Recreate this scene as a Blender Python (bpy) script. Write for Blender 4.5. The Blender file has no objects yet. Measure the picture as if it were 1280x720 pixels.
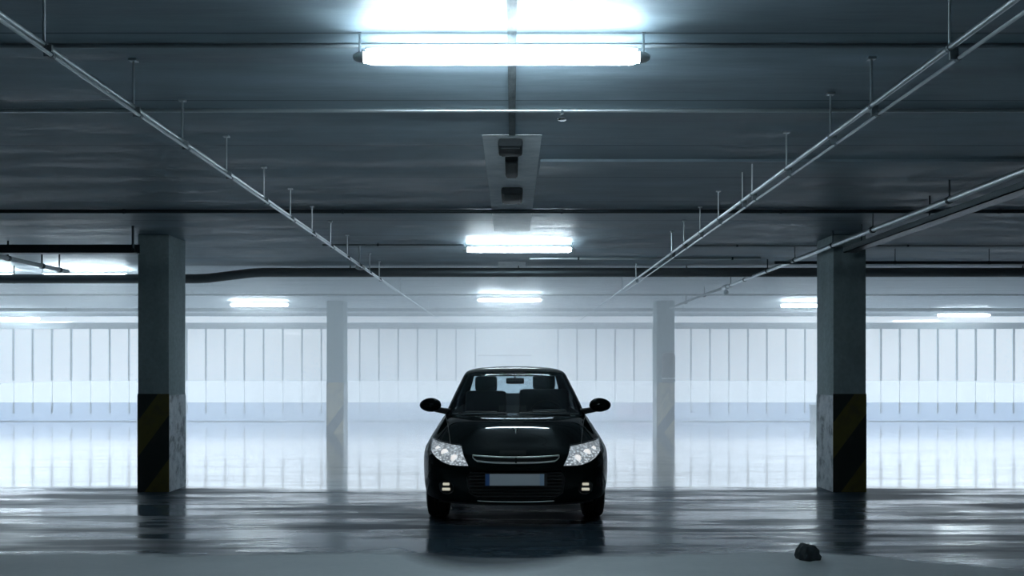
import bpy, bmesh, math, random
from mathutils import Vector, Matrix
from mathutils.bvhtree import BVHTree
random.seed(7)
PI = math.pi
SC = bpy.context.scene
COL = SC.collection
F = 970.0; HZ = 463.0; CAMH = 1.45
def at(px, py, Y):
    return Vector(((px-640)*Y/F, Y, CAMH+(HZ-py)*Y/F))

# ------------------------------------------------------------------ materials
def mat(name, col, rough=.6, metal=0., **k):
    m = bpy.data.materials.new(name); m.use_nodes = True
    b = m.node_tree.nodes['Principled BSDF']
    b.inputs['Base Color'].default_value = (*col, 1)
    b.inputs['Roughness'].default_value = rough
    b.inputs['Metallic'].default_value = metal
    if 'coat' in k:
        b.inputs['Coat Weight'].default_value = k['coat']; b.inputs['Coat Roughness'].default_value = .03
    if 'ior' in k: b.inputs['IOR'].default_value = k['ior']
    if 'emit' in k:
        b.inputs['Emission Color'].default_value = (*k['emit'][:3], 1); b.inputs['Emission Strength'].default_value = k['emit'][3]
    return m
class NT:
    def __init__(s, m):
        s.t = m.node_tree; s.n = s.t.nodes; s.l = s.t.links
        s.b = s.n.get('Principled BSDF')
    def new(s, ty, **k):
        x = s.n.new(ty)
        for a, v in k.items(): setattr(x, a, v)
        return x
    def link(s, a, b): s.l.new(a, b)
    def coords(s, scale=(1,1,1), loc=(0,0,0), kind='Object'):
        tc = s.new('ShaderNodeTexCoord'); mp = s.new('ShaderNodeMapping')
        mp.inputs['Scale'].default_value = scale; mp.inputs['Location'].default_value = loc
        s.link(tc.outputs[kind], mp.inputs['Vector']); return mp.outputs['Vector']
    def noise(s, vec, scale, detail=4, rough=.55):
        x = s.new('ShaderNodeTexNoise'); x.inputs['Scale'].default_value = scale
        x.inputs['Detail'].default_value = detail; x.inputs['Roughness'].default_value = rough
        s.link(vec, x.inputs['Vector']); return x.outputs['Fac']
    def ramp(s, fac, stops):
        r = s.new('ShaderNodeValToRGB'); e = r.color_ramp.elements
        while len(e) < len(stops): e.new(.5)
        for i, (p, c) in enumerate(stops):
            e[i].position = p; e[i].color = (*c, 1) if isinstance(c, tuple) else (c, c, c, 1)
        s.link(fac, r.inputs['Fac']); return r.outputs['Color']
    def mathn(s, op, a, b=None, clamp=False):
        x = s.new('ShaderNodeMath', operation=op); x.use_clamp = clamp
        for i, v in enumerate((a, b)):
            if v is None: continue
            if isinstance(v, (int, float)): x.inputs[i].default_value = v
            else: s.link(v, x.inputs[i])
        return x.outputs[0]
    def mix(s, fac, a, b, blend='MIX'):
        x = s.new('ShaderNodeMix', data_type='RGBA'); x.blend_type = blend
        for sock, v in ((x.inputs[0], fac), (x.inputs[6], a), (x.inputs[7], b)):
            if isinstance(v, (int, float)): sock.default_value = v
            elif isinstance(v, tuple): sock.default_value = (*v, 1)
            else: s.link(v, sock)
        return x.outputs[2]
    def sep(s, vec):
        x = s.new('ShaderNodeSeparateXYZ'); s.link(vec, x.inputs[0]); return x.outputs
    def bump(s, h, strength, dist=.01):
        x = s.new('ShaderNodeBump'); x.inputs['Strength'].default_value = strength
        x.inputs['Distance'].default_value = dist
        s.link(h, x.inputs['Height']); s.link(x.outputs[0], s.b.inputs['Normal'])

def concrete(name, c1, c2, scale=1.5, stretch=(1,1,1), rough=.75, bump=.25):
    m = mat(name, c1, rough); t = NT(m)
    v = t.coords(stretch)
    n1 = t.noise(v, scale, 6, .6); n2 = t.noise(t.coords((1,1,1)), 22, 4, .6)
    c = t.mix(t.ramp(n1, [(.32, 0.), (.68, 1.)]), c1, c2)
    c = t.mix(.25, c, t.ramp(n2, [(.3, .25), (.7, .75)]), 'OVERLAY')
    t.link(c, t.b.inputs['Base Color'])
    t.bump(n2, bump, .004)
    return m

M = {}
# ceiling: board-marked concrete, boards run across the bay
def ceiling_mat():
    m = mat('ceiling concrete', (.25,.3,.33), .62); t = NT(m)
    v = t.coords((.35, 2.6, 1)); n1 = t.noise(v, 1.3, 7, .62)
    n3 = t.noise(t.coords((1,1,1)), .55, 3, .5)
    sp = t.sep(t.coords())
    yb = t.mathn('FLOOR', t.mathn('MULTIPLY', sp[1], 1/.93))
    wn = t.new('ShaderNodeTexWhiteNoise', noise_dimensions='1D'); t.link(yb, wn.inputs['W'])
    fr = t.mathn('FRACT', t.mathn('MULTIPLY', sp[1], 1/.93))
    seam = t.mathn('LESS_THAN', fr, .018)
    c = t.mix(t.ramp(n1, [(.34, 0.), (.66, 1.)]), (.17,.235,.275), (.37,.475,.54))
    c = t.mix(.7, c, t.ramp(n3, [(.3,.3),(.7,.62)]), 'OVERLAY')
    c = t.mix(t.mathn('MULTIPLY', wn.outputs['Value'], .35), c, (.2,.25,.28))
    # the slab takes a paler colour beyond the duct
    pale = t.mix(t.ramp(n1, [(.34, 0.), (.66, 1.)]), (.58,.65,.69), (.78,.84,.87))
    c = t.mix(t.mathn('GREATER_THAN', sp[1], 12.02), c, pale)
    c = t.mix(t.mathn('MULTIPLY', seam, .6), c, (.04,.05,.055))
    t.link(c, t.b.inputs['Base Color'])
    h = t.mathn('SUBTRACT', n1, t.mathn('MULTIPLY', seam, 1.))
    t.bump(h, .45, .02)
    r = t.ramp(n1, [(.3,.42),(.7,.7)]); t.link(r, t.b.inputs['Roughness'])
    return m
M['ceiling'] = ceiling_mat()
M['wall'] = concrete('wall concrete', (.10,.12,.13), (.2,.23,.25), .8)
M['column'] = concrete('column paint', (.30,.38,.39), (.44,.54,.55), 2.2, (1,1,.25))
def floor_mat():
    m = mat('wet floor', (.1,.1,.1), .3); t = NT(m)
    v0 = t.coords(); sp = t.sep(v0)
    X, Y = sp[0], sp[1]
    streak = t.noise(t.coords((.16, 1.5, 1)), 2.2, 6, .6)       # tyre-smeared water lying across the bay
    blot = t.noise(t.coords((.35, .8, 1)), .9, 5, .6)
    fine = t.noise(t.coords((.5,1,1)), 30, 3, .6)
    wob = t.mathn('MULTIPLY', t.mathn('SUBTRACT', blot, .5), 1.6)
    # slab joint: the far slab carries a closed film of water, the near one is patchy
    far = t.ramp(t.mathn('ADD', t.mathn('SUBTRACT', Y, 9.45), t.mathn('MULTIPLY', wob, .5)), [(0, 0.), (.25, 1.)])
    # dry tongue near the viewer
    dx = t.mathn('MULTIPLY', t.mathn('ABSOLUTE', t.mathn('ADD', X, -.2)), .14)
    dryb = t.mathn('ADD', t.mathn('ADD', t.mathn('MULTIPLY', Y, -1.), 6.25), t.mathn('SUBTRACT', t.mathn('MULTIPLY', wob, .7), 0.))
    # a drying puddle under the car keeps the floor wet
    pud = t.mathn('ADD', t.mathn('POWER', t.mathn('MULTIPLY', t.mathn('ADD', X, .15), 1.05), 2.), t.mathn('POWER', t.mathn('MULTIPLY', t.mathn('SUBTRACT', Y, 6.9), .70), 2.))
    pudm = t.ramp(pud, [(.55, 1.), (.95, 0.)])
    dryb = t.mathn('SUBTRACT', dryb, t.mathn('MULTIPLY', t.mathn('MAXIMUM', t.mathn('SUBTRACT', X, 2.3), 0.), .45))
    dry = t.ramp(dryb, [(0., 0.), (.12, 1.)])
    dry = t.mathn('MULTIPLY', dry, t.mathn('SUBTRACT', 1., pudm), True)
    wet = t.ramp(t.mathn('ADD', t.mathn('MULTIPLY', streak, .6), t.mathn('MULTIPLY', blot, .4)), [(.42, 0.), (.56, 1.)])
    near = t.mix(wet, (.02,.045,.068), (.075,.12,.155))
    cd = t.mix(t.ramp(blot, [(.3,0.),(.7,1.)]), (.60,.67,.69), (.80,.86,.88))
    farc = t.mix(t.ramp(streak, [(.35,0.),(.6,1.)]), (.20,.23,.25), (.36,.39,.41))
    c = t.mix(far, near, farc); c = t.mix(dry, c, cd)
    c = t.mix(.2, c, t.ramp(fine, [(.3,.3),(.7,.7)]), 'OVERLAY')
    t.link(c, t.b.inputs['Base Color'])
    rn = t.ramp(wet, [(0,.5), (1,.13)])
    rf = t.ramp(streak, [(.36,.26), (.6,.12)])
    r = t.mix(far, rn, rf); r = t.mix(dry, r, (.55,.55,.55)); t.link(r, t.b.inputs['Roughness'])
    t.b.inputs['IOR'].default_value = 1.45
    t.link(t.mathn('MULTIPLY', t.mathn('SUBTRACT', 1., dry), t.mathn('ADD', t.mathn('MULTIPLY', far, 1.), t.mathn('MULTIPLY', wet, .12), True)), t.b.inputs['Coat Weight']); t.b.inputs['Coat Roughness'].default_value = .10; t.b.inputs['Coat IOR'].default_value = 1.6
    h = t.mathn('ADD', t.mathn('MULTIPLY', streak, .8), t.mathn('MULTIPLY', fine, .03))
    t.bump(h, .2, .02)
    return m
M['floor'] = floor_mat()
def metal(name, c, r, sc=60):
    m = mat(name, c, r, .9); t = NT(m)
    n = t.noise(t.coords(), sc, 3); t.link(t.ramp(n, [(.3, max(r-.1,.05)), (.7, r+.12)]), t.b.inputs['Roughness']); return m
M['galv'] = metal('galvanised steel', (.62,.68,.70), .38)
M['darkpipe'] = metal('dark painted pipe', (.07,.09,.10), .45)
M['midpipe'] = mat('grey painted pipe', (.22,.26,.28), .5)
M['whiteplastic'] = mat('white plastic', (.75,.78,.78), .4)
M['greybox'] = mat('grey box', (.02,.026,.03), .85)
M['strip'] = concrete('whitewashed strip', (.7,.75,.78), (.9,.93,.95), 6, (1,2,1))
M['seal'] = concrete('joint sealant', (.08,.10,.11), (.16,.19,.2), 9, (3,1,1))
M['tube'] = mat('lamp tube', (.9,.95,1), .3, emit=(.75,.91,1.0, 72.))
M['mullion'] = mat('mullion paint', (.20,.24,.27), .45)
M['mullion_thin'] = mat('thin mullion', (.85,.88,.9), .45)
M['header'] = concrete('header concrete', (.33,.37,.39), (.42,.46,.48), 1.2, (.5,1,1))
def glass(name, tint, refl=.06, alpha=None):
    m = bpy.data.materials.new(name); m.use_nodes = True; nt = m.node_tree; nt.nodes.clear()
    o = nt.nodes.new('ShaderNodeOutputMaterial'); tr = nt.nodes.new('ShaderNodeBsdfTransparent'); gl = nt.nodes.new('ShaderNodeBsdfGlossy')
    tr.inputs[0].default_value = (*tint, 1); gl.inputs['Roughness'].default_value = .02
    mx = nt.nodes.new('ShaderNodeMixShader'); fr = nt.nodes.new('ShaderNodeLayerWeight'); fr.inputs[0].default_value = .5
    p = nt.nodes.new('ShaderNodeMath'); p.operation = 'POWER'; p.inputs[1].default_value = 5; nt.links.new(fr.outputs['Facing'], p.inputs[0])
    q = nt.nodes.new('ShaderNodeMath'); q.operation = 'MULTIPLY_ADD'; q.inputs[1].default_value = .96; q.inputs[2].default_value = .03; nt.links.new(p.outputs[0], q.inputs[0])
    nt.links.new(q.outputs[0], mx.inputs[0]); nt.links.new(tr.outputs[0], mx.inputs[1]); nt.links.new(gl.outputs[0], mx.inputs[2])
    nt.links.new(mx.outputs[0], o.inputs[0]); return m
M['windowglass'] = glass('window glass', (.97,.985,1.))
M['carglass'] = glass('tinted car glass', (.86,.91,.93))
M['lens'] = glass('headlight lens', (.95,.98,1.))
def frosted():
    m = bpy.data.materials.new('frosted panel'); m.use_nodes = True; nt = m.node_tree; nt.nodes.clear()
    o = nt.nodes.new('ShaderNodeOutputMaterial'); tl = nt.nodes.new('ShaderNodeBsdfTranslucent'); tr = nt.nodes.new('ShaderNodeBsdfTransparent'); df = nt.nodes.new('ShaderNodeBsdfDiffuse')
    tl.inputs[0].default_value = (.40,.47,.58,1); tr.inputs[0].default_value = (.68,.75,.84,1); df.inputs[0].default_value = (.7,.76,.84,1)
    a = nt.nodes.new('ShaderNodeMixShader'); a.inputs[0].default_value = .6
    b = nt.nodes.new('ShaderNodeMixShader'); b.inputs[0].default_value = .25
    nt.links.new(tl.outputs[0], a.inputs[1]); nt.links.new(tr.outputs[0], a.inputs[2])
    nt.links.new(a.outputs[0], b.inputs[1]); nt.links.new(df.outputs[0], b.inputs[2]); nt.links.new(b.outputs[0], o.inputs[0]); return m
M['frosted'] = frosted()
M['extground'] = concrete('pale outdoor paving', (.115,.125,.13), (.145,.155,.16), .3)
def hazard(ca=(.03,.04,.035), cb=(.15,.13,.035), per=.95, ph=.30, kf=.45):
    m = mat('hazard stripes', (.3,.3,.02), .5); t = NT(m)
    sp = t.sep(t.coords())
    s = t.mathn('SUBTRACT', sp[2], t.mathn('MULTIPLY', sp[0], 1.35))
    f = t.mathn('FRACT', t.mathn('ADD', t.mathn('MULTIPLY', s, 1/per), ph))
    k = t.mathn('LESS_THAN', f, kf)
    n = t.noise(t.coords(), 7, 5)
    c = t.mix(k, ca, cb)
    c = t.mix(t.ramp(n, [(.5,0.),(.75,.6)]), c, (.06,.06,.05))
    t.link(c, t.b.inputs['Base Color']); return m
M['hazard'] = hazard()
M['hazardpale'] = hazard((.20,.22,.22), (.66,.56,.36), 1.3, .69, .73)  # paler stripe colours and wider spacing for the far columns
def scuffed():
    m = mat('scuffed white paint', (.6,.65,.68), .5); t = NT(m)
    n = t.noise(t.coords((1,1,.7)), 9, 6, .7)
    t.link(t.ramp(n, [(.38, (.22,.26,.29)), (.48, (.52,.58,.62)), (.6,(.68,.73,.76))]), t.b.inputs['Base Color']); return m
M['scuffed'] = scuffed()
M['paint'] = mat('black car paint', (.003,.006,.006), .3, 0, coat=.4, ior=1.4)
M['blackplastic'] = mat('black plastic', (.012,.014,.015), .45)
M['paint'].node_tree.nodes['Principled BSDF'].inputs['Specular IOR Level'].default_value = .0
M['rubber'] = mat('tyre rubber', (.012,.012,.013), .8)
M['chrome'] = mat('chrome', (.85,.88,.88), .12, 1.)
M['satin'] = mat('satin chrome trim', (.75,.77,.76), .38, .55)
M['alloy'] = mat('alloy', (.35,.37,.38), .3, .9)
M['fabric'] = mat('seat fabric', (.018,.022,.024), .9)
M['plategrey'] = mat('plate reflective sheet', (.52,.56,.60), .45)
M['plateblue'] = mat('plate blue', (.03,.10,.30), .45)
M['platepale'] = mat('plate pale blue end', (.35,.47,.62), .45)
M['tail'] = mat('red tail lens', (.25,.01,.01), .2)
M['bulb'] = mat('headlight bulb', (.8,.8,.8), .3, emit=(1.,.97,.95, .75))
def reflector():
    m = mat('headlight reflector', (.8,.82,.84), .2, .6); t = NT(m)
    vo = t.new('ShaderNodeTexVoronoi'); vo.inputs['Scale'].default_value = 38
    t.link(t.coords((1,1,1.6)), vo.inputs['Vector'])
    e = t.ramp(vo.outputs['Distance'], [(.15,(.9,.93,.95)),(.6,(.16,.17,.18))])
    t.link(e, t.b.inputs['Emission Color']); t.b.inputs['Emission Strength'].default_value = .85
    t.bump(vo.outputs['Distance'], .8, .01); return m
M['reflector'] = reflector()
M['foglamp'] = mat('fog lamp', (.6,.6,.5), .2, .3, emit=(1.,.95,.75,.45))
M['binblue'] = mat('blue-grey bin', (.10,.17,.24), .5)
M['redbar'] = mat('red barrier plastic', (.9,.08,.12), .5)
M['rock'] = concrete('dark rubble', (.02,.03,.035), (.05,.065,.07), 12)

# ------------------------------------------------------------------ helpers
def bx(bm, lo, hi, bev=0):
    r = bmesh.ops.create_cube(bm, size=1)
    vs = r['verts']
    for v in vs:
        v.co = Vector([lo[i] + (v.co[i]+.5)*(hi[i]-lo[i]) for i in range(3)])
    if bev:
        es = list({e for v in vs for e in v.link_edges})
        bmesh.ops.bevel(bm, geom=es, offset=bev, segments=2, affect='EDGES', profile=.6)
def tube(bm, pts, r, seg=12, caps=True):
    pts = [Vector(p) for p in pts]; rings = []
    rr = r if isinstance(r, (list, tuple)) else [r]*len(pts)
    prev = None
    for i, p in enumerate(pts):
        d = (pts[min(i+1, len(pts)-1)] - pts[max(i-1, 0)]).normalized()
        a = Vector((0,0,1)) if abs(d.z) < .9 else Vector((1,0,0))
        if prev is not None: a = prev
        u = (a - d*a.dot(d)).normalized(); prev = u; w = d.cross(u)
        rings.append([bm.verts.new(p + (u*math.cos(2*PI*k/seg) + w*math.sin(2*PI*k/seg))*rr[i]) for k in range(seg)])
    for a, b in zip(rings, rings[1:]):
        for k in range(seg): bm.faces.new((a[k], a[(k+1)%seg], b[(k+1)%seg], b[k]))
    if caps: bm.faces.new(rings[0][::-1]); bm.faces.new(rings[-1])
def lathe(bm, prof, seg=32, axis='z', loc=(0,0,0)):
    # prof: (r, h) pairs, closed end to end if r = 0 at both ends
    loc = Vector(loc); rings = []
    for r, h in prof:
        ring = []
        for k in range(seg if r > 1e-6 else 1):
            a = 2*PI*k/seg; c, s = r*math.cos(a), r*math.sin(a)
            v = {'z': (c, s, h), 'x': (h, c, s), 'y': (c, h, s)}[axis]
            ring.append(bm.verts.new(loc + Vector(v)))
        rings.append(ring)
    for a, b in zip(rings, rings[1:]):
        n = max(len(a), len(b))
        for k in range(n):
            f = [a[k % len(a)], a[(k+1) % len(a)], b[(k+1) % len(b)], b[k % len(b)]]
            f = list(dict.fromkeys(f))
            if len(f) > 2: bm.faces.new(f)
def obj(name, bm, m, parent=None, smooth=True, fix=True):
    if fix: bmesh.ops.recalc_face_normals(bm, faces=bm.faces)
    me = bpy.data.meshes.new(name); bm.to_mesh(me); bm.free()
    for x in (m if isinstance(m, (list, tuple)) else [m]): me.materials.append(x)
    if smooth:
        me.polygons.foreach_set('use_smooth', [True]*len(me.polygons))
        try: me.set_sharp_from_angle(angle=math.radians(35))
        except Exception: pass
    o = bpy.data.objects.new(name, me); COL.objects.link(o)
    if parent is not None: o.parent = parent
    return o
def tag(o, label, cat, group=None, kind=None):
    o['label'] = label; o['category'] = cat
    if group: o['group'] = group
    if kind: o['kind'] = kind
    return o
def thing(name, loc, label, cat, group=None, rz=0):
    o = bpy.data.objects.new(name, None); COL.objects.link(o); o.location = loc; o.rotation_euler = (0,0,rz)
    o.empty_display_size = .2
    return tag(o, label, cat, group)
def struct(name, bm, m, label=None, smooth=False, parent=None):
    o = obj(name, bm, m, parent, smooth); o['kind'] = 'structure'
    if label: o['label'] = label
    return o
def B(): return bmesh.new()
def copy_tree(o, parent=None):
    c = o.copy(); COL.objects.link(c)
    if parent is not None: c.parent = parent
    for ch in list(o.children): copy_tree(ch, c)
    return c

# ------------------------------------------------------------------ room shell
CZ = 3.07; YW = 22.0; XL, XR, YB = -17.0, 17.0, -6.0
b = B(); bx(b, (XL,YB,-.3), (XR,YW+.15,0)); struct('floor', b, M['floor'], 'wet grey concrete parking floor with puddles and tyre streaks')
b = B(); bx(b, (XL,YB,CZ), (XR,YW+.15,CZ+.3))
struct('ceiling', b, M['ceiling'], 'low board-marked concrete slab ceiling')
b = B(); bx(b, (XL-.2,YB,-.3), (XL,YW+.15,CZ+.3)); struct('wall_left', b, M['wall'], 'plain concrete side wall on the left')
b = B(); bx(b, (XR,YB,-.3), (XR+.2,YW+.15,CZ+.3)); struct('wall_right', b, M['wall'], 'plain concrete side wall on the right')
b = B(); bx(b, (XL,YB-.2,-.3), (XR,YB,CZ+.3)); struct('wall_near', b, M['wall'], 'plain concrete wall behind the viewer')
b = B(); bx(b, (XL,YW-.05,2.63), (XR,YW+.15,2.80)); bx(b, (XL,YW-.02,2.99), (XR,YW+.15,CZ))
struct('wall_far', b, M['header'], 'grey concrete header over the far glazing')
b = B(); bx(b, (XL,YW-.03,0), (XR,YW+.02,.02)); struct('baseboard_far', b, M['mullion'], 'thin dark sill line at the foot of the far glazing')
b = B(); bx(b, (-60,YW+.15,-.35), (60,110,-.05)); struct('exterior_ground', b, M['extground'], 'pale bright paving outside the glazing')

# windows in five stretches; each: panes, frosted band, mullions
def wx(px): return (px-640)*YW/F
left_m = [17+24.05*k for k in range(-4, 25)]
right_m = [697.5+23.73*k for k in range(0, 28)]
edges = [XL, -12., -4.1, 3.55, 12., XR]
wn = 0
for x0, x1 in zip(edges, edges[1:]):
    wn += 1
    w = bpy.data.objects.new('window_%d' % wn, None); COL.objects.link(w); w.location = ((x0+x1)/2, YW, 0)
    w['kind'] = 'structure'
    cx = (x0+x1)/2
    b = B(); bx(b, (x0-cx, .02, .54), (x1-cx, .03, 2.63)); obj('glass_pane', b, M['windowglass'], w, False)
    b = B(); bx(b, (x0-cx, .02, .02), (x1-cx, .03, .54)); obj('frosted_band', b, M['frosted'], w, False)
    b = B(); bx(b, (x0-cx, .02, 2.80), (x1-cx, .03, 2.99)); obj('clerestory_pane', b, M['windowglass'], w, False)
    for px in left_m + right_m:
        x = wx(px)
        if x0 <= x < x1 and XL < x < XR:
            b = B(); bx(b, (x-cx-.019, -.03, 1.16), (x-cx+.019, .02, 2.63)); obj('mullion', b, M['mullion'], w, False)
            b = B(); bx(b, (x-cx-.007, .004, .22), (x-cx+.007, .018, 1.16)); o = obj('glazing_bar', b, M['mullion_thin'], w, False)
            b = B(); bx(b, (x-cx-.02, -.02, .24), (x-cx+.02, .018, .54)); o = obj('clamp_plate', b, M['mullion'], w, False)
# a wide pane between the two runs of mullions has its own transom
b = B(); bx(b, (wx(597), YW-.01, 1.86), (wx(665), YW+.02, 1.89)); struct('trim_1', b, M['mullion_thin'], 'short pale transom in the wide middle pane')

# ------------------------------------------------------------------ columns
def column(name, x0, x1, y0, y1, label, bandtop=1.17, hz='hazard'):
    cx, cy = (x0+x1)/2, (y0+y1)/2; hx, hy = (x1-x0)/2, (y1-y0)/2
    t = thing(name, (cx,cy,0), label, 'column', 'square concrete columns')
    b = B(); bx(b, (-hx,-hy,0), (hx,hy,CZ), .008); obj('shaft', b, M['column'], t)
    g = .004
    b = B(); bx(b, (-hx-g,-hy-g,.0), (hx+g,-hy,bandtop)); obj('hazard_band', b, M[hz], t, False)
    b = B(); bx(b, (-hx-g,-hy+.001,.0), (-hx,hy+g,bandtop-.02)); bx(b, (hx,-hy+.001,.0), (hx+g,hy+g,bandtop-.02))
    obj('scuffed_side_band', b, M['scuffed'], t, False)
    return t
column('concrete_column', -4.46, -4.09, 9.25, 9.72, 'nearer square column left of the car with faded yellow and black base')
column('concrete_column', 3.83, 4.22, 9.25, 9.75, 'nearer square column right of the car with dim striped base')
column('concrete_column', -4.30, -3.91, 18.0, 18.45, 'pale hazy far column left of the car before the windows', hz='hazardpale')
column('concrete_column', 3.36, 3.77, 18.0, 18.5, 'pale hazy far column carrying a dark cylinder, right of the car', hz='hazardpale')

# ------------------------------------------------------------------ lamps
def lamp(x, y, z, L, label, group='fluorescent ceiling lamps'):
    t = thing('ceiling_lamp', (x,y,z), label, 'ceiling lamp', group)
    b = B(); tube(b, [(-L/2+.05,0,0),(-L/2+.09,0,0),(L/2-.09,0,0),(L/2-.05,0,0)], [.022,.034,.034,.022], 16); obj('diffuser', b, M['tube'], t)
    b = B(); bx(b, (-L/2+.06,-.02,.030), (L/2-.06,.02,.045), .003); obj('housing', b, M['whiteplastic'], t)
    for s in (-1, 1):
        b = B(); tube(b, [(s*(L/2-.05),0,0),(s*(L/2-.02),0,0),(s*(L/2),0,0)], [.028,.024,.012], 12); obj('end_cap', b, M['whiteplastic'], t)
        b = B(); tube(b, [(s*(L/2-.03),0,.02),(s*(L/2-.03),0,CZ-z)], .006, 8); obj('bracket', b, M['galv'], t)
    return t
lamp(-.05, 3.72, 2.95, 1.42, 'long bright fluorescent tube nearest the viewer, above and before the car')
lamp(.09, 9.84, 2.98, 1.42, 'bright fluorescent tube second from the viewer, straight above the car')
lamp(-.05, 16.4, 2.935, 1.42, 'small hazy fluorescent tube farthest away, above the car roof')
lamp(-6.8, 12.35, 2.955, 1.42, 'fluorescent tube in the left bay behind the dark duct, close to the column')
lamp(-8.6, 12.35, 2.955, 1.42, 'fluorescent tube in the left bay behind the dark duct, at the picture edge')
lamp(-5.85, 18.0, 2.97, 1.42, 'fluorescent tube just right of the left striped column, near the far wall')
lamp(-13.6, 21.2, 2.86, 1.5, 'fluorescent tube over the far windows at the left picture edge')
lamp(6.9, 18.0, 2.95, 1.42, 'fluorescent tube partly hidden left of the right near column')
lamp(12.1, 20.8, 2.93, 1.5, 'fluorescent tube over the far windows near the right picture edge')

# ------------------------------------------------------------------ pipes and conduits
def conduit_run(X, Yend, hy, label, h=1.37, dx=.035, extra=()):
    z = CAMH+h
    t = thing('conduit_run', (X,0,z), label, 'conduit', 'lengthwise twin conduits')
    b = B(); tube(b, [(0,1.2,0),(0,Yend,0)], .013, 12); obj('upper_conduit', b, M['galv'], t)
    b = B(); tube(b, [(dx,1.2,-.045),(dx,min(Yend,13.),-.045)], .008, 10); obj('lower_conduit', b, M['galv'], t)
    for y in hy:
        b = B(); tube(b, [(0,y,-.01),(0,y,CZ-z)], .006 if y < 9 else .008, 8); bx(b, (-.02,y-.015,CZ-z-.012), (.02,y+.015,CZ-z)); obj('hanger_rod', b, M['galv'], t)
        b = B(); tube(b, [(0,y-.01,0),(0,y+.01,0)], .016, 12)
        if y < 13: tube(b, [(dx,y-.01,-.045),(dx,y+.01,-.045)], .012, 10); bx(b, (min(0,dx),y-.006,-.05), (max(0,dx),y+.006,0))
        obj('clamp', b, M['midpipe'], t)
    return t
hl = [1911/(640-x) for x in (55,167,228,283,330,363,390,413,434,449.5,462,474,501,535)]
hr = [1.86*970/(x-640) for x in (1187,1089,1038,983,940,928,898,875,855,840,795,778)]
cl = conduit_run(-1.97, 20.8, hl, 'pair of pale steel conduits hanging on rods left of the car')
b = B(); bmesh.ops.create_icosphere(b, subdivisions=2, radius=.045, matrix=Matrix.Translation((.0,10.1,-.03)) @ Matrix.Diagonal((1.6,1,.8,1)))
obj('junction_fitting', b, M['whiteplastic'], cl)
conduit_run(1.86, 21.0, hr, 'pair of pale steel conduits hanging on rods right of the car', dx=-.035+.07)

def cross_pipe(name, x0, x1, Y, z, r, m, label, group='conduits across the ceiling', clips=2.2, pts=None, phase=.7):
    t = thing(name, (0,Y,z), label, 'pipe', group)
    P = pts or [(x0,0,0),(x1,0,0)]
    b = B(); tube(b, P, r, 12); obj('pipe', b, m, t)
    if clips:
        x = x0+phase
        while x < x1:
            b = B(); dz = 0
            for (a, c) in zip(P, P[1:]):
                if a[0] <= x <= c[0]: dz = a[2]+(c[2]-a[2])*(x-a[0])/(c[0]-a[0])
            tube(b, [(x-.012,0,dz),(x+.012,0,dz)], r+.004, 10)
            if CZ-z-dz > r+.002: tube(b, [(x,0,dz+r*.5),(x,0,CZ-z)], .005 if r < .03 else .01, 8)
            obj('clip', b, M['darkpipe'], t); x += clips
    return t
cross_pipe('ceiling_conduit', -4.5, 4.5, 3.84, CZ-.014, .011, M['midpipe'], 'thin conduit across the ceiling just behind the nearest lamp', clips=0)
c = cross_pipe('ceiling_conduit', -4.6, 4.6, 4.80, CZ-.013, .012, M['galv'], 'thin bright conduit across the ceiling with a small sprinkler', clips=0)
b = B(); lathe(b, [(0,-.06),(.028,-.058),(.03,-.052),(.008,-.048),(.008,-.03),(.016,-.02),(.012,0),(0,.0)], 12, 'z', (.31,0,0)); obj('sprinkler_head', b, M['chrome'], c)
cross_pipe('ceiling_conduit', -9, 9, 7.80, CZ-.022, .020, M['darkpipe'], 'black conduit across the ceiling just before the near columns')
cross_pipe('ceiling_conduit', -2.4, -.62, 9.84, CZ-.03, .012, M['midpipe'], 'short grey conduit running left from the second lamp')
cross_pipe('ceiling_conduit', 2.2, 9, 10.0, CZ-.015, .010, M['midpipe'], 'thin grey conduit crossing above the right near column')
cross_pipe('ceiling_conduit', .25, 3.55, 11.1, CZ-.02, .018, M['galv'], 'bright conduit ending right of the second lamp above the dark duct')
cross_pipe('ceiling_conduit', 3.5, 9, 10.33, 2.885, .020, M['darkpipe'], 'dark conduit dropped on rods right of the right near column', clips=1.25, phase=1.6)
cross_pipe('ceiling_conduit', -12, 12, 16.45, CZ-.02, .016, M['midpipe'], 'faint far conduit level with the farthest lamp')
cross_pipe('ceiling_pipe', -15, 15, 19.5, 2.975, .045, M['midpipe'], 'grey pipe along the ceiling just before the far windows', 'thick pipes across the ceiling', clips=3.1)
# dark duct with a dog-leg
zc = lambda y, Y: CAMH+(HZ-y)*Y/F
zl, zr = zc(348.5,12)-zc(340.5,12), 0
z0 = zc(340.5,12)
cross_pipe('ceiling_duct', -11, 11, 12.0, z0, .072, M['darkpipe'], 'thick dark duct across the ceiling that steps down at the left', 'thick pipes across the ceiling', clips=2.6,
           pts=[(-11,0,zl),(-4.9,0,zl),(-4.7,0,zl*.92),(-4.4,0,zl*.55),(-4.05,0,zl*.12),(-3.85,0,0),(-.2,0,0),(11,0,0)])
# left bay cable tray
t = thing('cable_tray', (-4.2,8.7,2.76), 'dark cable tray hanging in the left bay beside the near column', 'cable tray')
b = B(); bx(b, (-7,-.06,0), (0,.06,.012)); bx(b, (-7,-.06,0), (0,-.052,.05)); bx(b, (-7,.052,0), (0,.06,.11)); obj('tray', b, M['darkpipe'], t, False)
for x in (-.05, -1.9, -3.9, -5.9):
    b = B(); tube(b, [(x,0,0),(x,0,CZ-2.76)], .014, 8); obj('hanger_rod', b, M['darkpipe'], t)
for x in (-.9, -2.4):
    b = B(); bx(b, (x-.05,-.07,.02), (x+.05,-.045,.09), .006); obj('junction_box', b, M['greybox'], t)
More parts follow.
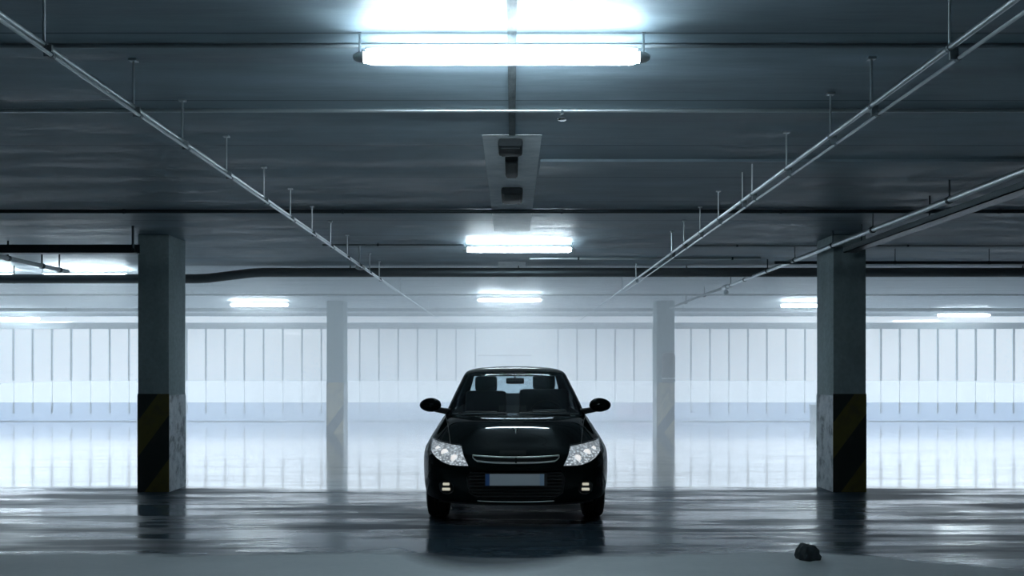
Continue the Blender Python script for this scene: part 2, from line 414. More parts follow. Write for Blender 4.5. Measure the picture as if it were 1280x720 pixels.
# left bay white pipe
t = thing('ceiling_pipe', (-6.3,0,2.85), 'white pipe running lengthwise in the left bay before the lit ceiling', 'pipe')
b = B(); tube(b, [(0,4,0),(0,11.0,0)], .03, 12); obj('pipe', b, M['whiteplastic'], t)
for y in (6.2, 8.0, 9.3, 9.7, 10.4, 10.8):
    b = B(); tube(b, [(0,y,0),(0,y,CZ-2.85)], .01, 8); tube(b, [(0,y-.02,0),(0,y+.02,0)], .038, 12); obj('hanger_rod', b, M['darkpipe'], t)
# right bay pipe with tray
t = thing('ceiling_pipe', (3.72,0,2.90), 'pale pipe running lengthwise past the top of the right near column', 'pipe')
b = B(); tube(b, [(0,3,0),(0,13.5,0)], .026, 14); obj('pipe', b, M['galv'], t)
b = B(); tube(b, [(0,13.6,0),(-.02,15,.01),(-.05,17.99,.0)], .024, 12); obj('thin_pipe', b, M['midpipe'], t)
b = B(); tube(b, [(0,13.42,0),(0,13.62,0)], .045, 14); tube(b, [(0,13.5,0),(0,13.5,-.06)], .02, 10); 
bmesh.ops.create_icosphere(b, subdivisions=2, radius=.05, matrix=Matrix.Translation((0,13.5,-.10)))
obj('valve', b, M['galv'], t)
for y in (5.2, 6.6, 8.0, 9.0, 10.2, 11.3, 12.4, 13.2, 15., 16.6):
    b = B(); tube(b, [(0,y,0),(0,y,CZ-2.9)], .007, 8); tube(b, [(0,y-.015,0),(0,y+.015,0)], .034, 12); obj('hanger_rod', b, M['darkpipe'], t)
t = thing('cable_tray', (3.80,0,2.80), 'dark cable tray beside the pale pipe at the right picture edge', 'cable tray')
b = B(); bx(b, (0,3,0), (.15,8.9,.01)); bx(b, (0,3,0), (.008,8.9,.06)); bx(b, (.142,3,0), (.15,8.9,.06)); obj('tray', b, M['darkpipe'], t, False)
b = B()
for i in range(3): tube(b, [(.03+.04*i,3,.03),(.035+.04*i,6,.035),(.03+.04*i,8.8,.03)], .014, 8)
obj('cable', b, M['blackplastic'], t)
for y in (4, 5.6, 7.2, 8.6):
    b = B(); tube(b, [(.075,y,0),(.075,y,CZ-2.8)], .007, 8); obj('hanger_rod', b, M['darkpipe'], t)

# ceiling strip, joint and boxes
b = B(); bx(b, (-.205,5.33,CZ-.003), (.205,9.0,CZ)); bx(b, (-.205,11.6,CZ-.003), (.205,15.4,CZ)); struct('trim_2', b, M['strip'], 'pale whitewashed strip along the middle of the ceiling')
b = B(); bx(b, (-.022,2.2,CZ-.006), (.022,5.33,CZ)); struct('trim_3', b, M['seal'], 'dark sealed joint down the middle of the ceiling')
b = B(); bx(b, (.22,5.95,CZ-.02), (8.,6.35,CZ)); struct('trim_4', b, M['ceiling'], 'shallow concrete rib across the right half of the ceiling')
for (px0,px1,py0,py1,lab) in ((622,654,183,196,'nearest of three dark boxes on the pale ceiling strip'),
                              (631,648,203,223,'middle of three dark boxes on the pale ceiling strip, the narrow one'),
                              (626,654,242,255,'farthest of three dark boxes on the pale ceiling strip, rounded')):
    Y0 = 1.5*F/(HZ-py0)
    x0, x1 = (px0-640)*Y0/F, (px1-640)*Y0/F
    z1 = CZ-.003; h = .06; Y0 = (z1-h-CAMH)*F/(HZ-py1)
    Y1 = (z1-h-CAMH)*F/(HZ-py0)
    t = thing('ceiling_junction_box', ((x0+x1)/2, Y0, z1), lab, 'junction box', 'dark boxes on the ceiling strip')
    hw = (x1-x0)/2
    Ya, Yb = min(Y0,Y1), max(Y0,Y1); t.location.y = Ya
    b = B(); bx(b, (-hw,0,-h), (hw,Yb-Ya,0), .02); obj('box', b, M['greybox'], t)
    b = B(); bx(b, (-hw*.75,.03,-h-.008), (hw*.75,max(Yb-Ya-.03,.06),-h+.002), .004); obj('cover', b, M['greybox'], t)

# ------------------------------------------------------------------ small things
# dark cylinder on the far right column
t = thing('fire_extinguisher', (3.60,18.0,1.17), 'dark upright cylinder with pale band mounted on the far right column', 'fire extinguisher')
b = B(); lathe(b, [(0,0),(.12,.0),(.15,.04),(.15,.6),(.13,.67),(.04,.70),(0,.70)], 24, 'z', (0,-.155,0)); obj('cylinder', b, M['blackplastic'], t)
b = B(); lathe(b, [(.151,.08),(.157,.085),(.157,.11),(.151,.115)], 24, 'z', (0,-.155,0)); obj('band', b, M['chrome'], t)
b = B(); bx(b, (-.05,-.03,.2), (.05,0,.3)); obj('bracket', b, M['galv'], t, False)
# bin by the far wall
t = thing('waste_bin', (8.42,21.6,0), 'small blue-grey waste bin by the far glazing beside the right near column', 'waste bin')
b = B(); lathe(b, [(0,0),(.11,0),(.145,.46),(.15,.47),(.15,.5),(.13,.5),(.10,.03),(0,.03)], 24); obj('tub', b, M['binblue'], t)
b = B(); tube(b, [(.15*math.cos(a*PI/12), .15*math.sin(a*PI/12), .5) for a in range(25)], .01, 8); obj('rim', b, M['midpipe'], t)
# reddish barrier outside
b = B()
prof = [(-.22,0),(.22,0),(.22,.12),(.10,.28),(.08,.46),(-.08,.46),(-.10,.28),(-.22,.12)]
r0 = [b.verts.new((-.6,p[0],p[1])) for p in prof]; r1 = [b.verts.new((.6,p[0],p[1])) for p in prof]
for i in range(8): b.faces.new((r0[i], r0[(i+1)%8], r1[(i+1)%8], r1[i]))
b.faces.new(r0[::-1]); b.faces.new(r1)
o = obj('road_barrier', b, M['redbar'], None, False); o.location = (3.9,24.2,-.05); tag(o, 'blurred red low barrier outside behind the frosted band, right of the car', 'barrier')
# rubble
b = B(); bmesh.ops.create_icosphere(b, subdivisions=3, radius=1)
for v in b.verts:
    n = v.co.normalized(); k = 1/ max(abs(n.x), abs(n.y), abs(n.z))**.75
    v.co = n*k*(1+.12*math.sin(5*n.x+3*n.z)+.08*math.sin(9*n.y+2))
for v in b.verts: v.co = Vector((v.co.x*.075, v.co.y*.06, max(v.co.z,-.86)*.062+.053))
o = obj('rubble_chunk', b, M['rock']); o.location = (2.27,5.95,0); o.rotation_euler = (0,0,.3)
tag(o, 'dark lump of rubble on the wet floor at bottom right', 'rubble')

# ------------------------------------------------------------------ car
CARX = .035; CARY = 6.85
car = thing('car', (CARX, CARY, 0), 'black saloon car facing the viewer under the ceiling lamps', 'car')
def interp(tab, z):
    # monotone-ish cubic through the table
    ks = [k for k, _ in tab]; vs = [v for _, v in tab]
    if z <= ks[0]: return vs[0]
    if z >= ks[-1]: return vs[-1]
    for i in range(len(ks)-1):
        if ks[i] <= z <= ks[i+1]: break
    def sl(j):
        if j <= 0: return (vs[1]-vs[0])/(ks[1]-ks[0])
        if j >= len(ks)-1: return (vs[-1]-vs[-2])/(ks[-1]-ks[-2])
        a, b_ = (vs[j]-vs[j-1])/(ks[j]-ks[j-1]), (vs[j+1]-vs[j])/(ks[j+1]-ks[j])
        return 0 if a*b_ <= 0 else 2*a*b_/(a+b_)
    h = ks[i+1]-ks[i]; t = (z-ks[i])/h; m0, m1 = sl(i)*h, sl(i+1)*h
    return (2*t**3-3*t*t+1)*vs[i]+(t**3-2*t*t+t)*m0+(-2*t**3+3*t*t)*vs[i+1]+(t**3-t*t)*m1
def outline(yf, yr, w, n=2.6, df=.75, dr=.6, nq=22, ns=22, barrel=.0):
    P = []
    for i in range(nq+1):
        t = PI/2*i/nq; P.append((w*math.sin(t)**(2/n), yf+df-df*math.cos(t)**(2/n) if i < nq else yf+df))
    for i in range(1, ns):
        u = i/ns; P.append((w+barrel*math.sin(PI*u), yf+df+(yr-dr-yf-df)*u))
    for i in range(nq+1):
        t = PI/2*(1-i/nq); P.append((w*math.sin(t)**(2/n), yr-dr+dr*math.cos(t)**(2/n) if i else yr-dr))
    return P + [(-x, y) for x, y in P[-2:0:-1]]
def slices(zs, fn):
    b = B(); rings = []
    for z in zs: rings.append([b.verts.new((x, y, z)) for x, y in fn(z)])
    return b, rings
YF = [(.24,.10),(.28,.035),(.33,.012),(.45,.0),(.56,.004),(.64,.018),(.69,.045),(.715,.10),(.785,.28),(.865,.48),(.903,.58),(.935,.69),(.963,.85),(.978,1.0),(.988,1.18)]
WW = [(.24,.82),(.28,.855),(.40,.878),(.60,.885),(.70,.878),(.78,.855),(.84,.828),(.90,.80),(.95,.778),(.988,.75)]
YR = [(.24,4.40),(.30,4.48),(.5,4.52),(.7,4.52),(.9,4.48),(.96,4.42),(.988,4.34)]
zs = []
z = .24
while z < .988: zs.append(z); z += .014 if z < .68 else .0062
zs.append(.988)
bm, rings = slices(zs, lambda z: outline(interp(YF,z), interp(YR,z), interp(WW,z), 2.7-1.6*min(max(0,z-.74),.2), .75+.8*min(max(0,z-.72),.2), .55))
for a, c in zip(rings, rings[1:]):
    n = len(a)
    for k in range(n): bm.faces.new((a[k], a[(k+1)%n], c[(k+1)%n], c[k]))
bm.faces.new(rings[0][::-1]); bm.faces.new(rings[-1])
body = obj('body_raw', bm, M['paint'])
def prism_xz(pts, y0, y1):
    b = B(); A = [b.verts.new((x, y0, z)) for x, z in pts]; C = [b.verts.new((x, y1, z)) for x, z in pts]
    n = len(pts)
    for i in range(n): b.faces.new((A[i], A[(i+1)%n], C[(i+1)%n], C[i]))
    b.faces.new(A[::-1]); b.faces.new(C); return b
def prism_yz(pts, x0, x1):
    b = B(); A = [b.verts.new((x0, y, z)) for y, z in pts]; C = [b.verts.new((x1, y, z)) for y, z in pts]
    n = len(pts)
    for i in range(n): b.faces.new((A[i], A[(i+1)%n], C[(i+1)%n], C[i]))
    b.faces.new(A[::-1]); b.faces.new(C); return b
cutters = []
for wy in (.92, 3.52):
    for s in (-1, 1):
        arch = [(wy+.355*math.cos(a*PI/24), .30+.355*math.sin(a*PI/24)) for a in range(0, 25)]
        arch += [(wy-.355, .1), (wy+.355, .1)]
        cutters.append(prism_yz(arch, s*.60, s*1.1))
cab = B(); bx(cab, (-.70,1.36,.36), (.70,3.75,1.3)); cutters.append(cab)
intake = [(-.40,.565),(-.44,.50),(-.42,.36),(-.33,.305),(.33,.305),(.42,.36),(.44,.50),(.40,.565)]
cutters.append(prism_xz(intake, -.2, .10))
gr = [(-.385,.688),(-.38,.665),(-.34,.642),(-.2,.633),(0,.630),(.2,.633),(.34,.642),(.38,.665),(.385,.688),(.2,.680),(0,.677),(-.2,.680)]
cutters.append(prism_xz(gr, -.2, .12))
for s in (-1, 1):
    c = prism_xz([(s*(.63+.075*math.cos(a*PI/8)), .395+.062*math.sin(a*PI/8)) for a in range(16)], -.2, .19); cutters.append(c)
tmp = []
for c in cutters:
    bmesh.ops.recalc_face_normals(c, faces=c.faces)
    me = bpy.data.meshes.new('cut'); c.to_mesh(me); c.free(); me.materials.append(M['blackplastic'])
    o = bpy.data.objects.new('cut', me); COL.objects.link(o); tmp.append(o)
    md = body.modifiers.new('b', 'BOOLEAN'); md.operation = 'DIFFERENCE'; md.solver = 'EXACT'; md.object = o
    md.material_mode = 'TRANSFER'
dg = bpy.context.evaluated_depsgraph_get()
raw_me = body.data
bvh_bm = bmesh.new(); bvh_bm.from_mesh(raw_me); BODY = BVHTree.FromBMesh(bvh_bm); bvh_bm.free()
nm = bpy.data.meshes.new_from_object(body.evaluated_get(dg))
nm.polygons.foreach_set('use_smooth', [True]*len(nm.polygons)); nm.set_sharp_from_angle(angle=math.radians(30))
for o in tmp: bpy.data.objects.remove(o)
bpy.data.objects.remove(body)
body = bpy.data.objects.new('body', nm); COL.objects.link(body); body.parent = car
def front(x, z, off=0.):
    hit, nrm, i, d = BODY.ray_cast(Vector((x,-2,z)), Vector((0,1,0)))
    if hit is None: return Vector((x, 1.2, z))
    return hit + (nrm if nrm.y < 0 else -nrm)*off
def top(x, y, off=0.):
    hit, nrm, i, d = BODY.ray_cast(Vector((x,y,2)), Vector((0,0,-1)))
    return hit + (nrm if nrm.z > 0 else -nrm)*off
def side(s, y, z, off=0.):
    hit, nrm, i, d = BODY.ray_cast(Vector((s*2,y,z)), Vector((-s,0,0)))
    return hit + (nrm if nrm.x*s > 0 else -nrm)*off
def patch(bot, topl, nu, nv, off, thick):
    """closed shell over the front of the body between two polylines of (x,z)"""
    def pl(P, u):
        t = u*(len(P)-1); i = min(int(t), len(P)-2); t -= i
        return P[i][0]+(P[i+1][0]-P[i][0])*t, P[i][1]+(P[i+1][1]-P[i][1])*t
    b = B(); G = []; H = []
    for j in range(nv+1):
        r = []; q = []
        for i in range(nu+1):
            a, c = pl(bot, i/nu), pl(topl, i/nu); v = j/nv
            x, z = a[0]+(c[0]-a[0])*v, a[1]+(c[1]-a[1])*v
            r.append(b.verts.new(front(x, z, off))); q.append(b.verts.new(front(x, z, off-thick)))
        G.append(r); H.append(q)
    for j in range(nv):
        for i in range(nu):
            b.faces.new((G[j][i], G[j][i+1], G[j+1][i+1], G[j+1][i])); b.faces.new((H[j][i], H[j+1][i], H[j+1][i+1], H[j][i+1]))
    for i in range(nu):
        b.faces.new((G[0][i], H[0][i], H[0][i+1], G[0][i+1])); b.faces.new((G[nv][i], G[nv][i+1], H[nv][i+1], H[nv][i]))
    for j in range(nv):
        b.faces.new((G[j][0], G[j+1][0], H[j+1][0], H[j][0])); b.faces.new((G[j][nu], H[j][nu], H[j+1][nu], G[j+1][nu]))
    return b
# headlights
for s in (-1, 1):
    bot = [(s*.425,.602),(s*.50,.600),(s*.585,.602),(s*.66,.622),(s*.725,.655),(s*.785,.705)]
    tp = [(s*.50,.752),(s*.56,.758),(s*.62,.764),(s*.68,.770),(s*.74,.776),(s*.80,.782)]
    hl_ = obj('headlight', patch(bot, tp, 26, 12, .004, .02), M['reflector'], car)
    bt2 = [(s*.415,.596),(s*.50,.594),(s*.59,.596),(s*.665,.616),(s*.73,.649),(s*.792,.70)]
    tp2 = [(s*.495,.758),(s*.56,.764),(s*.62,.770),(s*.68,.776),(s*.742,.782),(s*.806,.788)]
    obj('lens', patch(bt2, tp2, 26, 12, .014, .006), M['lens'], hl_)
    for (x, z, r) in ((.55,.66,.034),(.645,.70,.034),(.72,.725,.022)):
        b = B(); p = front(s*x, z, .004)
        bmesh.ops.create_icosphere(b, subdivisions=3, radius=r, matrix=Matrix.Translation(p) @ Matrix.Diagonal((1,.25,1,1))); obj('bulb', b, M['bulb'], hl_)
    f = B(); p = front(s*.63, .395)
    lathe(f, [(0,-.02),(.042,-.015),(.048,0),(.04,.03),(0,.035)], 20, 'y', (p.x, p.y+.05, p.z+.0)); fo = obj('fog_light', f, M['blackplastic'], car)
    for dz, w_ in ((.028,.030),(-.018,.036)):
        f = B(); bx(f, (p.x-w_, p.y+.018, p.z+dz-.012), (p.x+w_, p.y+.034, p.z+dz+.012), .006); obj('lamp_bar', f, M['foglamp'], fo)
# chrome grille loop: two long bars joined at the ends, with a dark divider
def fp(x, z, off): return front(x, z, off)
def bar(pts, r, name, m, off=.002):
    b = B(); tube(b, [fp(x, z, off) for x, z in pts], r, 10); return obj(name, b, m, car)
up = [(x/20*.385, .677+.013*(abs(x)/20)**2) for x in range(-20, 21)]
lo = [(x/20*.345, .630+.014*(abs(x)/20)**2.5) for x in range(-20, 21)]
bar(up, .008, 'grille_bar', M['satin']); bar(lo, .008, 'grille_bar', M['satin'])
for s in (-1, 1): bar([(s*.385,.690),(s*.383,.672),(s*.365,.655),(s*.345,.644)], .005, 'grille_end', M['satin'])
b = B(); bx(b, (-.008,-.002,.632), (.008,.06,.678)); obj('grille_divider', b, M['blackplastic'], car)
b = B()
for i in range(3): bx(b, (-.37,.05,.64+.012*i), (.37,.07,.645+.012*i))
obj('grille_slats', b, M['blackplastic'], car, False)
b = B()
for i in range(8): bx(b, (-.41+.02*(i<2),.06,.325+.03*i), (.41-.02*(i<2),.085,.333+.03*i))
obj('intake_grille', b, M['blackplastic'], car, False)
bar([(x/16*.34, .292-.006*(1-(abs(x)/16)**2)) for x in range(-16, 17)], .0045, 'bumper_trim', M['satin'], .004)
# splitter lip
b = B(); tube(b, [fp(x/16*.7, .262, .0)+Vector((0,.01,0)) for x in range(-16, 17)], .016, 8); obj('bumper_lip', b, M['blackplastic'], car)
# number plate
b = B(); bx(b, (-.275,-.030,.432), (.275,-.006,.545), .004); np_ = obj('number_plate', b, M['blackplastic'], car)
b = B(); bx(b, (-.232,-.034,.438), (.210,-.029,.539)); obj('plate_sheet', b, M['plategrey'], np_, False)
b = B(); bx(b, (-.268,-.034,.438), (-.232,-.029,.539)); obj('blue_strip', b, M['plateblue'], np_, False)
b = B(); bx(b, (.210,-.034,.438), (.248,-.029,.539)); obj('pale_end_strip', b, M['platepale'], np_, False)
b = B(); bx(b, (-.2,-.01,.44), (.2,.06,.53)); obj('plate_bracket', b, M['blackplastic'], np_, False)
# small upright chrome emblem in the middle of the bonnet
b = B(); p = top(0, .56)
lathe(b, [(0,-.006),(.022,-.004),(.027,.002),(.018,.008),(0,.012)], 20, 'z', p)
tube(b, [top(0,.56,.006), top(0,.50,.006), top(0,.455,.002)], [.008,.006,.002], 8)
obj('emblem', b, M['satin'], car)
# shut lines (thin dark seams)
def seam(pts, name='bonnet_seam', r=.0035):
    b = B(); tube(b, pts, r, 6); return obj(name, b, M['blackplastic'], car)
for s in (-1, 1):
    seam([top(s*(.60+.12*u), .30+.95*u, -.001) for u in [i/14 for i in range(15)]])
    seam([side(s, 1.28+.02*math.sin(z*3), z, -.001) for z in [.30+.03*i for i in range(21)]], 'door_seam')
    seam([side(s, 2.38, z, -.001) for z in [.30+.03*i for i in range(21)]], 'door_seam')
    for y in (2.15, 3.15):
        b = B(); q = side(s, y, .80); bx(b, (min(q.x, q.x+s*.03), y-.09, .79), (max(q.x, q.x+s*.03), y+.09, .815), .008); obj('door_handle', b, M['paint'], car)
    # tail lights
    pts = B()
    def rear(x, z, off):
        hit, nrm, i, d = BODY.ray_cast(Vector((x,7,z)), Vector((0,-1,0))); return hit + (nrm if nrm.y > 0 else -nrm)*off
    G = [[pts.verts.new(rear(s*(.50+.28*i/6), .68+.20*j/5, .006)) for i in range(7)] for j in range(6)]
    Hh = [[pts.verts.new(rear(s*(.50+.28*i/6), .68+.20*j/5, -.02)) for i in range(7)] for j in range(6)]
    for j in range(5):
        for i in range(6):
            pts.faces.new((G[j][i],G[j][i+1],G[j+1][i+1],G[j+1][i])); pts.faces.new((Hh[j][i],Hh[j+1][i],Hh[j+1][i+1],Hh[j][i+1]))
    for i in range(6): pts.faces.new((G[0][i],Hh[0][i],Hh[0][i+1],G[0][i+1])); pts.faces.new((G[5][i],G[5][i+1],Hh[5][i+1],Hh[5][i]))
    for j in range(5): pts.faces.new((G[j][0],G[j+1][0],Hh[j+1][0],Hh[j][0])); pts.faces.new((G[j][6],Hh[j][6],Hh[j+1][6],G[j+1][6]))
    obj('tail_light', pts, M['tail'], car)

# greenhouse
GF = [(.95,1.21),(1.1,1.437),(1.2,1.588),(1.3,1.74),(1.36,1.83),(1.405,1.90),(1.432,1.99),(1.465,2.16),(1.485,2.34),(1.5,2.6)]
GW = [(.95,.762),(1.10,.712),(1.30,.632),(1.40,.590),(1.435,.568),(1.465,.50),(1.485,.38),(1.5,.14)]
GR = [(.95,4.16),(1.38,3.36),(1.43,3.22),(1.465,3.08),(1.485,2.94),(1.5,2.75)]
gz = [.95,.985,1.02,1.06,1.10,1.15,1.20,1.25,1.30,1.34,1.375,1.395,1.405,1.42,1.435,1.45,1.465,1.475,1.485,1.493,1.4975,1.5]
NQ, NS = 22, 22
gdf = lambda z: min(.34 if z < 1.43 else max(.12, .34-(z-1.43)*2), (interp(GR,z)-interp(GF,z))*.46)
bm, rings = slices(gz, lambda z: outline(interp(GF,z), interp(GR,z), interp(GW,z), 3.2-1.1*max(0,min(1,(z-1.43)/.06)), gdf(z), gdf(z), NQ, NS))
N = len(rings[0]); half = NQ+NS+NQ  # index of the rear centre
def classify(k, j):
    """k: column index of quad (0 at front centre), j: slice index"""
    kk = k if k < half else N-1-k
    z0_, z1_ = gz[j], gz[j+1]
    if z1_ <= .99 or z0_ >= 1.404: return 'frame'
    if kk < 15: return 'windshield'
    if kk < NQ+1: return 'frame'
    if kk < NQ+9: return 'side_window_a'
    if kk < NQ+10: return 'frame'
    if kk < NQ+19: return 'side_window_b'
    if kk < NQ+NS+8: return 'frame'
    return 'rear_window'
faces = {}
coords = [[v.co.copy() for v in r] for r in rings]; bm.free()
for j in range(len(gz)-1):
    for k in range(N):
        c = classify(k, j)
        if c.startswith('side'): c += 'L' if k < half else 'R'
        faces.setdefault(c, []).append(((j,k),(j,(k+1)%N),(j+1,(k+1)%N),(j+1,k)))
def shell(fs, thick, extra_cap=False):
    b = B(); V = {}
    def gv(ix):
        if ix not in V: V[ix] = b.verts.new(coords[ix[0]][ix[1]])
        return V[ix]
    for f in fs: b.faces.new([gv(i) for i in f])
    if extra_cap: b.faces.new([gv((len(gz)-1, k)) for k in range(N)])
    bmesh.ops.recalc_face_normals(b, faces=b.faces)
    b.normal_update()
    # make normals point away from the cabin centre
    cen = Vector((0,2.6,1.1)); s = sum((f.normal.dot(f.calc_center_median()-cen)) for f in b.faces)
    if s < 0: bmesh.ops.reverse_faces(b, faces=b.faces)
    b.normal_update()
    vin = {v: b.verts.new(v.co - v.normal*thick) for v in list(b.verts)}
    fl = [f for f in b.faces]
    bed = [e for e in b.edges if e.is_boundary]
    for f in fl: b.faces.new([vin[v] for v in reversed(f.verts)])
    for e in bed:
        a, c = e.verts; 
        try: b.faces.new((a, c, vin[c], vin[a]))
        except Exception: pass
    return b
obj('roof_and_pillars', shell(faces['frame'], .022, True), M['paint'], car)
obj('windshield', shell(faces['windshield'], .005), M['carglass'], car)
obj('rear_window', shell(faces['rear_window'], .005), M['carglass'], car)
for k in faces:
    if k.startswith('side'): obj('side_window', shell(faces[k], .005), M['carglass'], car)
# inner mirror, wipers, dash, wheel, seats
b = B(); bx(b, (-.105,2.02,1.295), (.105,2.05,1.365), .022); rv = obj('rear_view_mirror', b, M['blackplastic'], car)
b = B(); tube(b, [(0,2.03,1.36),(0,2.02,1.41)], .012, 8); obj('mirror_stalk', b, M['blackplastic'], rv)
b = B(); P = [(1.34,.80),(1.34,.965),(1.45,.985),(1.62,.985),(1.78,.95),(1.86,.86),(1.84,.55),(1.6,.40)]
d = prism_yz(P, -.69, .69); obj('dashboard', d, M['blackplastic'], car)
b = B(); bx(b, (-.56,1.60,.96), (-.2,1.80,1.0), .02); bx(b, (.2,1.58,.96), (.56,1.80,1.02), .02); obj('instrument_hood', b, M['blackplastic'], car)
SWX = .36
b = B(); R = .185; cy, cz_ = 2.02, .93; ti = math.radians(25)
ring = [(SWX+R*math.cos(a*PI/16), cy-R*math.sin(a*PI/16)*-math.sin(ti), cz_+R*math.sin(a*PI/16)*math.cos(ti)) for a in range(33)]
tube(b, ring, .014, 8, False); sw = obj('steering_wheel', b, M['blackplastic'], car)
b = B(); lathe(b, [(0,-.03),(.06,-.02),(.06,.02),(0,.03)], 16, 'y', (SWX,cy,cz_)); tube(b, [(SWX-.18,cy,cz_),(SWX+.18,cy,cz_)], .016, 8); tube(b, [(SWX,cy,cz_),(SWX,1.8,.86)], .025, 8); obj('hub', b, M['blackplastic'], sw)
def seat(x, y, w, name='seat', bh=1.16, hr=True, lean=.16):
    b = B()
    bx(b, (x-w/2,y-.5,.42), (x+w/2,y+.02,.60), .05)
    r = B(); bx(r, (-w/2,-.07,0), (w/2,.07,bh-.5), .055)
    bmesh.ops.transform(r, matrix=Matrix.Translation((x,y,.5)) @ Matrix.Rotation(-lean, 4, 'X'), verts=r.verts)
    me = bpy.data.meshes.new('t'); r.to_mesh(me); b.from_mesh(me); r.free(); bpy.data.meshes.remove(me)
    o = obj(name, b, M['fabric'], car)
    if hr:
        for hx in ([x] if w < .8 else [x-.38, x+.38]):
            r = B(); ww = .135; bx(r, (-ww,-.05,0), (ww,.05,.19), .045)
            bmesh.ops.transform(r, matrix=Matrix.Translation((hx,y+(bh-.5)*math.sin(lean)+.01,bh-.02)) @ Matrix.Rotation(-lean*.4, 4, 'X'), verts=r.verts)
            ho = obj('headrest', r, M['fabric'], o)
            g = B()
            for dx in (-.05,.05): tube(g, [(hx+dx,y+(bh-.5)*math.sin(lean),bh-.06),(hx+dx,y+(bh-.5)*math.sin(lean)+.01,bh+.05)], .007, 8)
            obj('headrest_post', g, M['chrome'], ho)
    return o
seat(-.35, 2.50, .50, bh=1.21); seat(.35, 2.36, .60, bh=1.235)
seat(0, 3.38, 1.28, 'rear_seat', bh=1.17, hr=False, lean=.3)
for s in (-1,):
    pass
# wipers
for x0, x1 in ((-.60,-.08),(.02,.58)):
    b = B(); 
    def wsp(x, dz): # along the base of the windshield
        z = 1.0+dz; yf = interp(GF, z); w = interp(GW, z)
        y = yf+.34-.34*max(0,(1-min(1,abs(x)/w)**3.2))**(1/3.2); return Vector((x, y-.012, z))
    tube(b, [wsp(x0+(x1-x0)*i/8, .0+.012*math.sin(PI*i/8)) for i in range(9)], .007, 6); wp = obj('wiper', b, M['blackplastic'], car)
# side mirrors
for s in (-1, 1):
    b = B(); bmesh.ops.create_icosphere(b, subdivisions=3, radius=1)
    for v in b.verts:
        x, y, z_ = v.co
        k = .5*(x+1)                                   # 0 inner .. 1 outer
        zz = z_*(.086 - .014*k) * (1 if z_ > 0 else .92)
        v.co = Vector((s*(.915 + x*.118), 1.52 + (y*.085 if y < 0 else y*.02), 1.075 + zz))
    mo = obj('side_mirror', b, M['paint'], car)
    b = B(); tube(b, [(s*.70,1.50,1.0),(s*.77,1.51,1.015),(s*.86,1.52,1.03)], [.04,.032,.03], 10); obj('mirror_arm', b, M['blackplastic'], mo)
    b = B(); bx(b, (min(s*.850,s*.985),1.536,1.035), (max(s*.850,s*.985),1.543,1.118), .002); obj('mirror_glass', b, M['chrome'], mo)
# wheels
RW, TW = .315, .205
for wy in (.92, 3.52):
    for s in (-1, 1):
        b = B(); h = TW/2
        prof = [(.205,-h*.8),(.215,-h*.92),(.27,-h),(.298,-h*.93),(RW-.003,-h*.78),(RW,-h*.55),(RW,-h*.2),(RW-.006,-h*.17),(RW-.006,-h*.11),(RW,-h*.08),(RW,h*.08),(RW-.006,h*.11),(RW-.006,h*.17),(RW,h*.2),(RW,h*.55),(RW-.003,h*.78),(.298,h*.93),(.27,h),(.215,h*.92),(.205,h*.8),(.205,-h*.8)]
        lathe(b, prof, 56, 'x', (s*.762,wy,RW)); wh = obj('wheel', b, M['rubber'], car)
        b = B(); lathe(b, [(.206,-h*.8),(.206,h*.8),(.19,h*.7),(.185,0),(.19,-h*.7),(.206,-h*.8)], 40, 'x', (s*.762,wy,RW))
        lathe(b, [(0,.085*s),(.05,.085*s),(.055,.05*s),(.05,-.0),(0,0)], 20, 'x', (s*.762,wy,RW))
        for i in range(5):
            a = 2*PI*i/5+.3; dy, dz = math.cos(a), math.sin(a)
            tube(b, [(s*(.762+.06), wy+dy*.03, RW+dz*.03), (s*(.762+.075), wy+dy*.11, RW+dz*.11), (s*(.762+.07), wy+dy*.195, RW+dz*.195)], [.03,.024,.028], 8)
        obj('rim', b, M['alloy'], wh)
# underbody pan between the wheels
b = B(); bx(b, (-.60,.45,.19), (.60,4.1,.30), .03); obj('underbody', b, M['blackplastic'], car)
b = B(); tube(b, [(-.70,.92,.30),(.70,.92,.30)], .035, 8); tube(b, [(-.70,3.52,.30),(.70,3.52,.30)], .035, 8); obj('axle', b, M['blackplastic'], car)

# ------------------------------------------------------------------ haze
HAZE = (.06, .115)
m = bpy.data.materials.new('haze'); m.use_nodes = True; nt = m.node_tree; nt.nodes.clear()
class _V: pass
t = NT.__new__(NT); t.t = nt; t.n = nt.nodes; t.l = nt.links; t.b = None
o_ = t.new('ShaderNodeOutputMaterial'); vs = t.new('ShaderNodeVolumeScatter')
vs.inputs['Color'].default_value = (.97,.99,1.,1); vs.inputs['Anisotropy'].default_value = .5
X = t.sep(t.coords())[0]
g = t.mathn('POWER', 2.718, t.mathn('MULTIPLY', t.mathn('MULTIPLY', X, X), -1/40.))
t.link(t.mathn('ADD', t.mathn('MULTIPLY', g, HAZE[1]), HAZE[0]), vs.inputs['Density'])
t.link(vs.outputs[0], o_.inputs['Volume'])
b = B(); bx(b, (XL+.1,11.45,.02), (XR-.1,YW-.06,CZ-.012)); hz = obj('haze', b, m, None, False)
tag(hz, 'thin pale mist hanging between the car and the far windows', 'haze', kind='stuff')

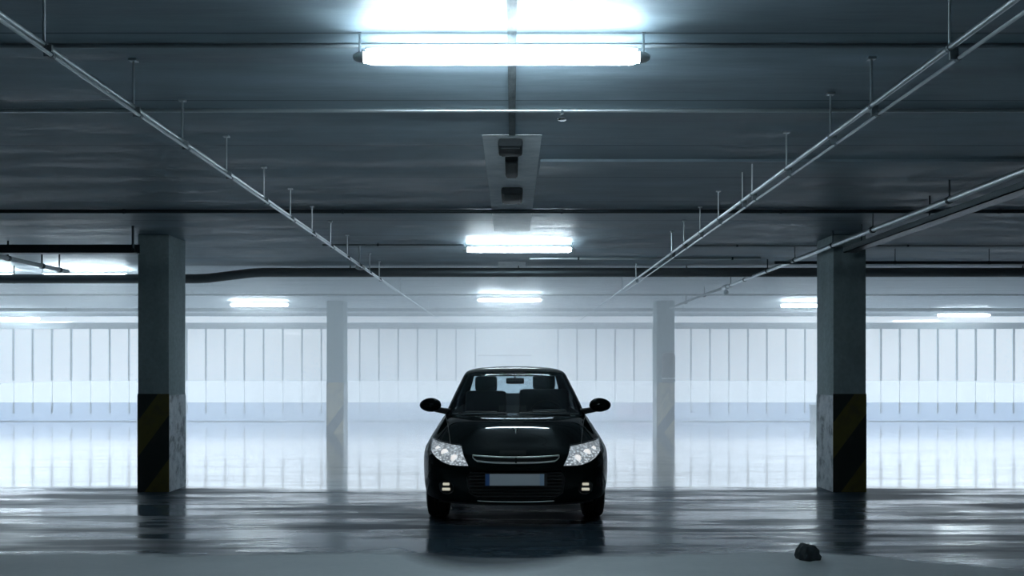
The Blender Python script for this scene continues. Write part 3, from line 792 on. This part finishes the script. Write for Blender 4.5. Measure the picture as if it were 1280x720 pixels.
# ------------------------------------------------------------------ sky
w = bpy.data.worlds.new('World'); SC.world = w; w.use_nodes = True; nt = w.node_tree
bg = nt.nodes['Background']
tc = nt.nodes.new('ShaderNodeTexCoord'); mp = nt.nodes.new('ShaderNodeMapping'); mp.inputs['Scale'].default_value = (1.5,1.5,5)
nz = nt.nodes.new('ShaderNodeTexNoise'); nz.inputs['Scale'].default_value = 2.2; nz.inputs['Detail'].default_value = 4
cr = nt.nodes.new('ShaderNodeValToRGB'); cr.color_ramp.elements[0].position = .35; cr.color_ramp.elements[0].color = (.62,.73,.84,1)
cr.color_ramp.elements[1].position = .62; cr.color_ramp.elements[1].color = (.79,.88,.95,1)
nt.links.new(tc.outputs['Generated'], mp.inputs[0]); nt.links.new(mp.outputs[0], nz.inputs['Vector']); nt.links.new(nz.outputs['Fac'], cr.inputs[0])
nt.links.new(cr.outputs[0], bg.inputs[0])
# overcast sky: the horizon is its dimmest part
sx = nt.nodes.new('ShaderNodeSeparateXYZ'); nt.links.new(tc.outputs['Generated'], sx.inputs[0])
mr = nt.nodes.new('ShaderNodeMapRange'); mr.interpolation_type = 'SMOOTHSTEP'
for i, v in zip((1,2,3,4), (.045,.28,1.5,8.2)): mr.inputs[i].default_value = v
nt.links.new(sx.outputs[2], mr.inputs[0]); nt.links.new(mr.outputs[0], bg.inputs[1])

# ------------------------------------------------------------------ camera
cam = bpy.data.cameras.new('camera'); co = bpy.data.objects.new('camera', cam); COL.objects.link(co)
co.location = (0,0,CAMH); co.rotation_euler = (PI/2,0,0)
cam.sensor_width = 36; cam.lens = 36*F/1280; cam.shift_y = (HZ-360)/1280; cam.clip_start = .05; cam.clip_end = 300
SC.camera = co
SC.view_settings.view_transform = 'Standard'; SC.view_settings.look = 'None'; SC.view_settings.exposure = 0; SC.view_settings.gamma = 1
SC.view_settings.use_curve_mapping = False
SC.cycles.max_bounces = 8; SC.cycles.diffuse_bounces = 4; SC.cycles.transparent_max_bounces = 16; SC.cycles.volume_bounces = 4
SC.cycles.sample_clamp_indirect = 6
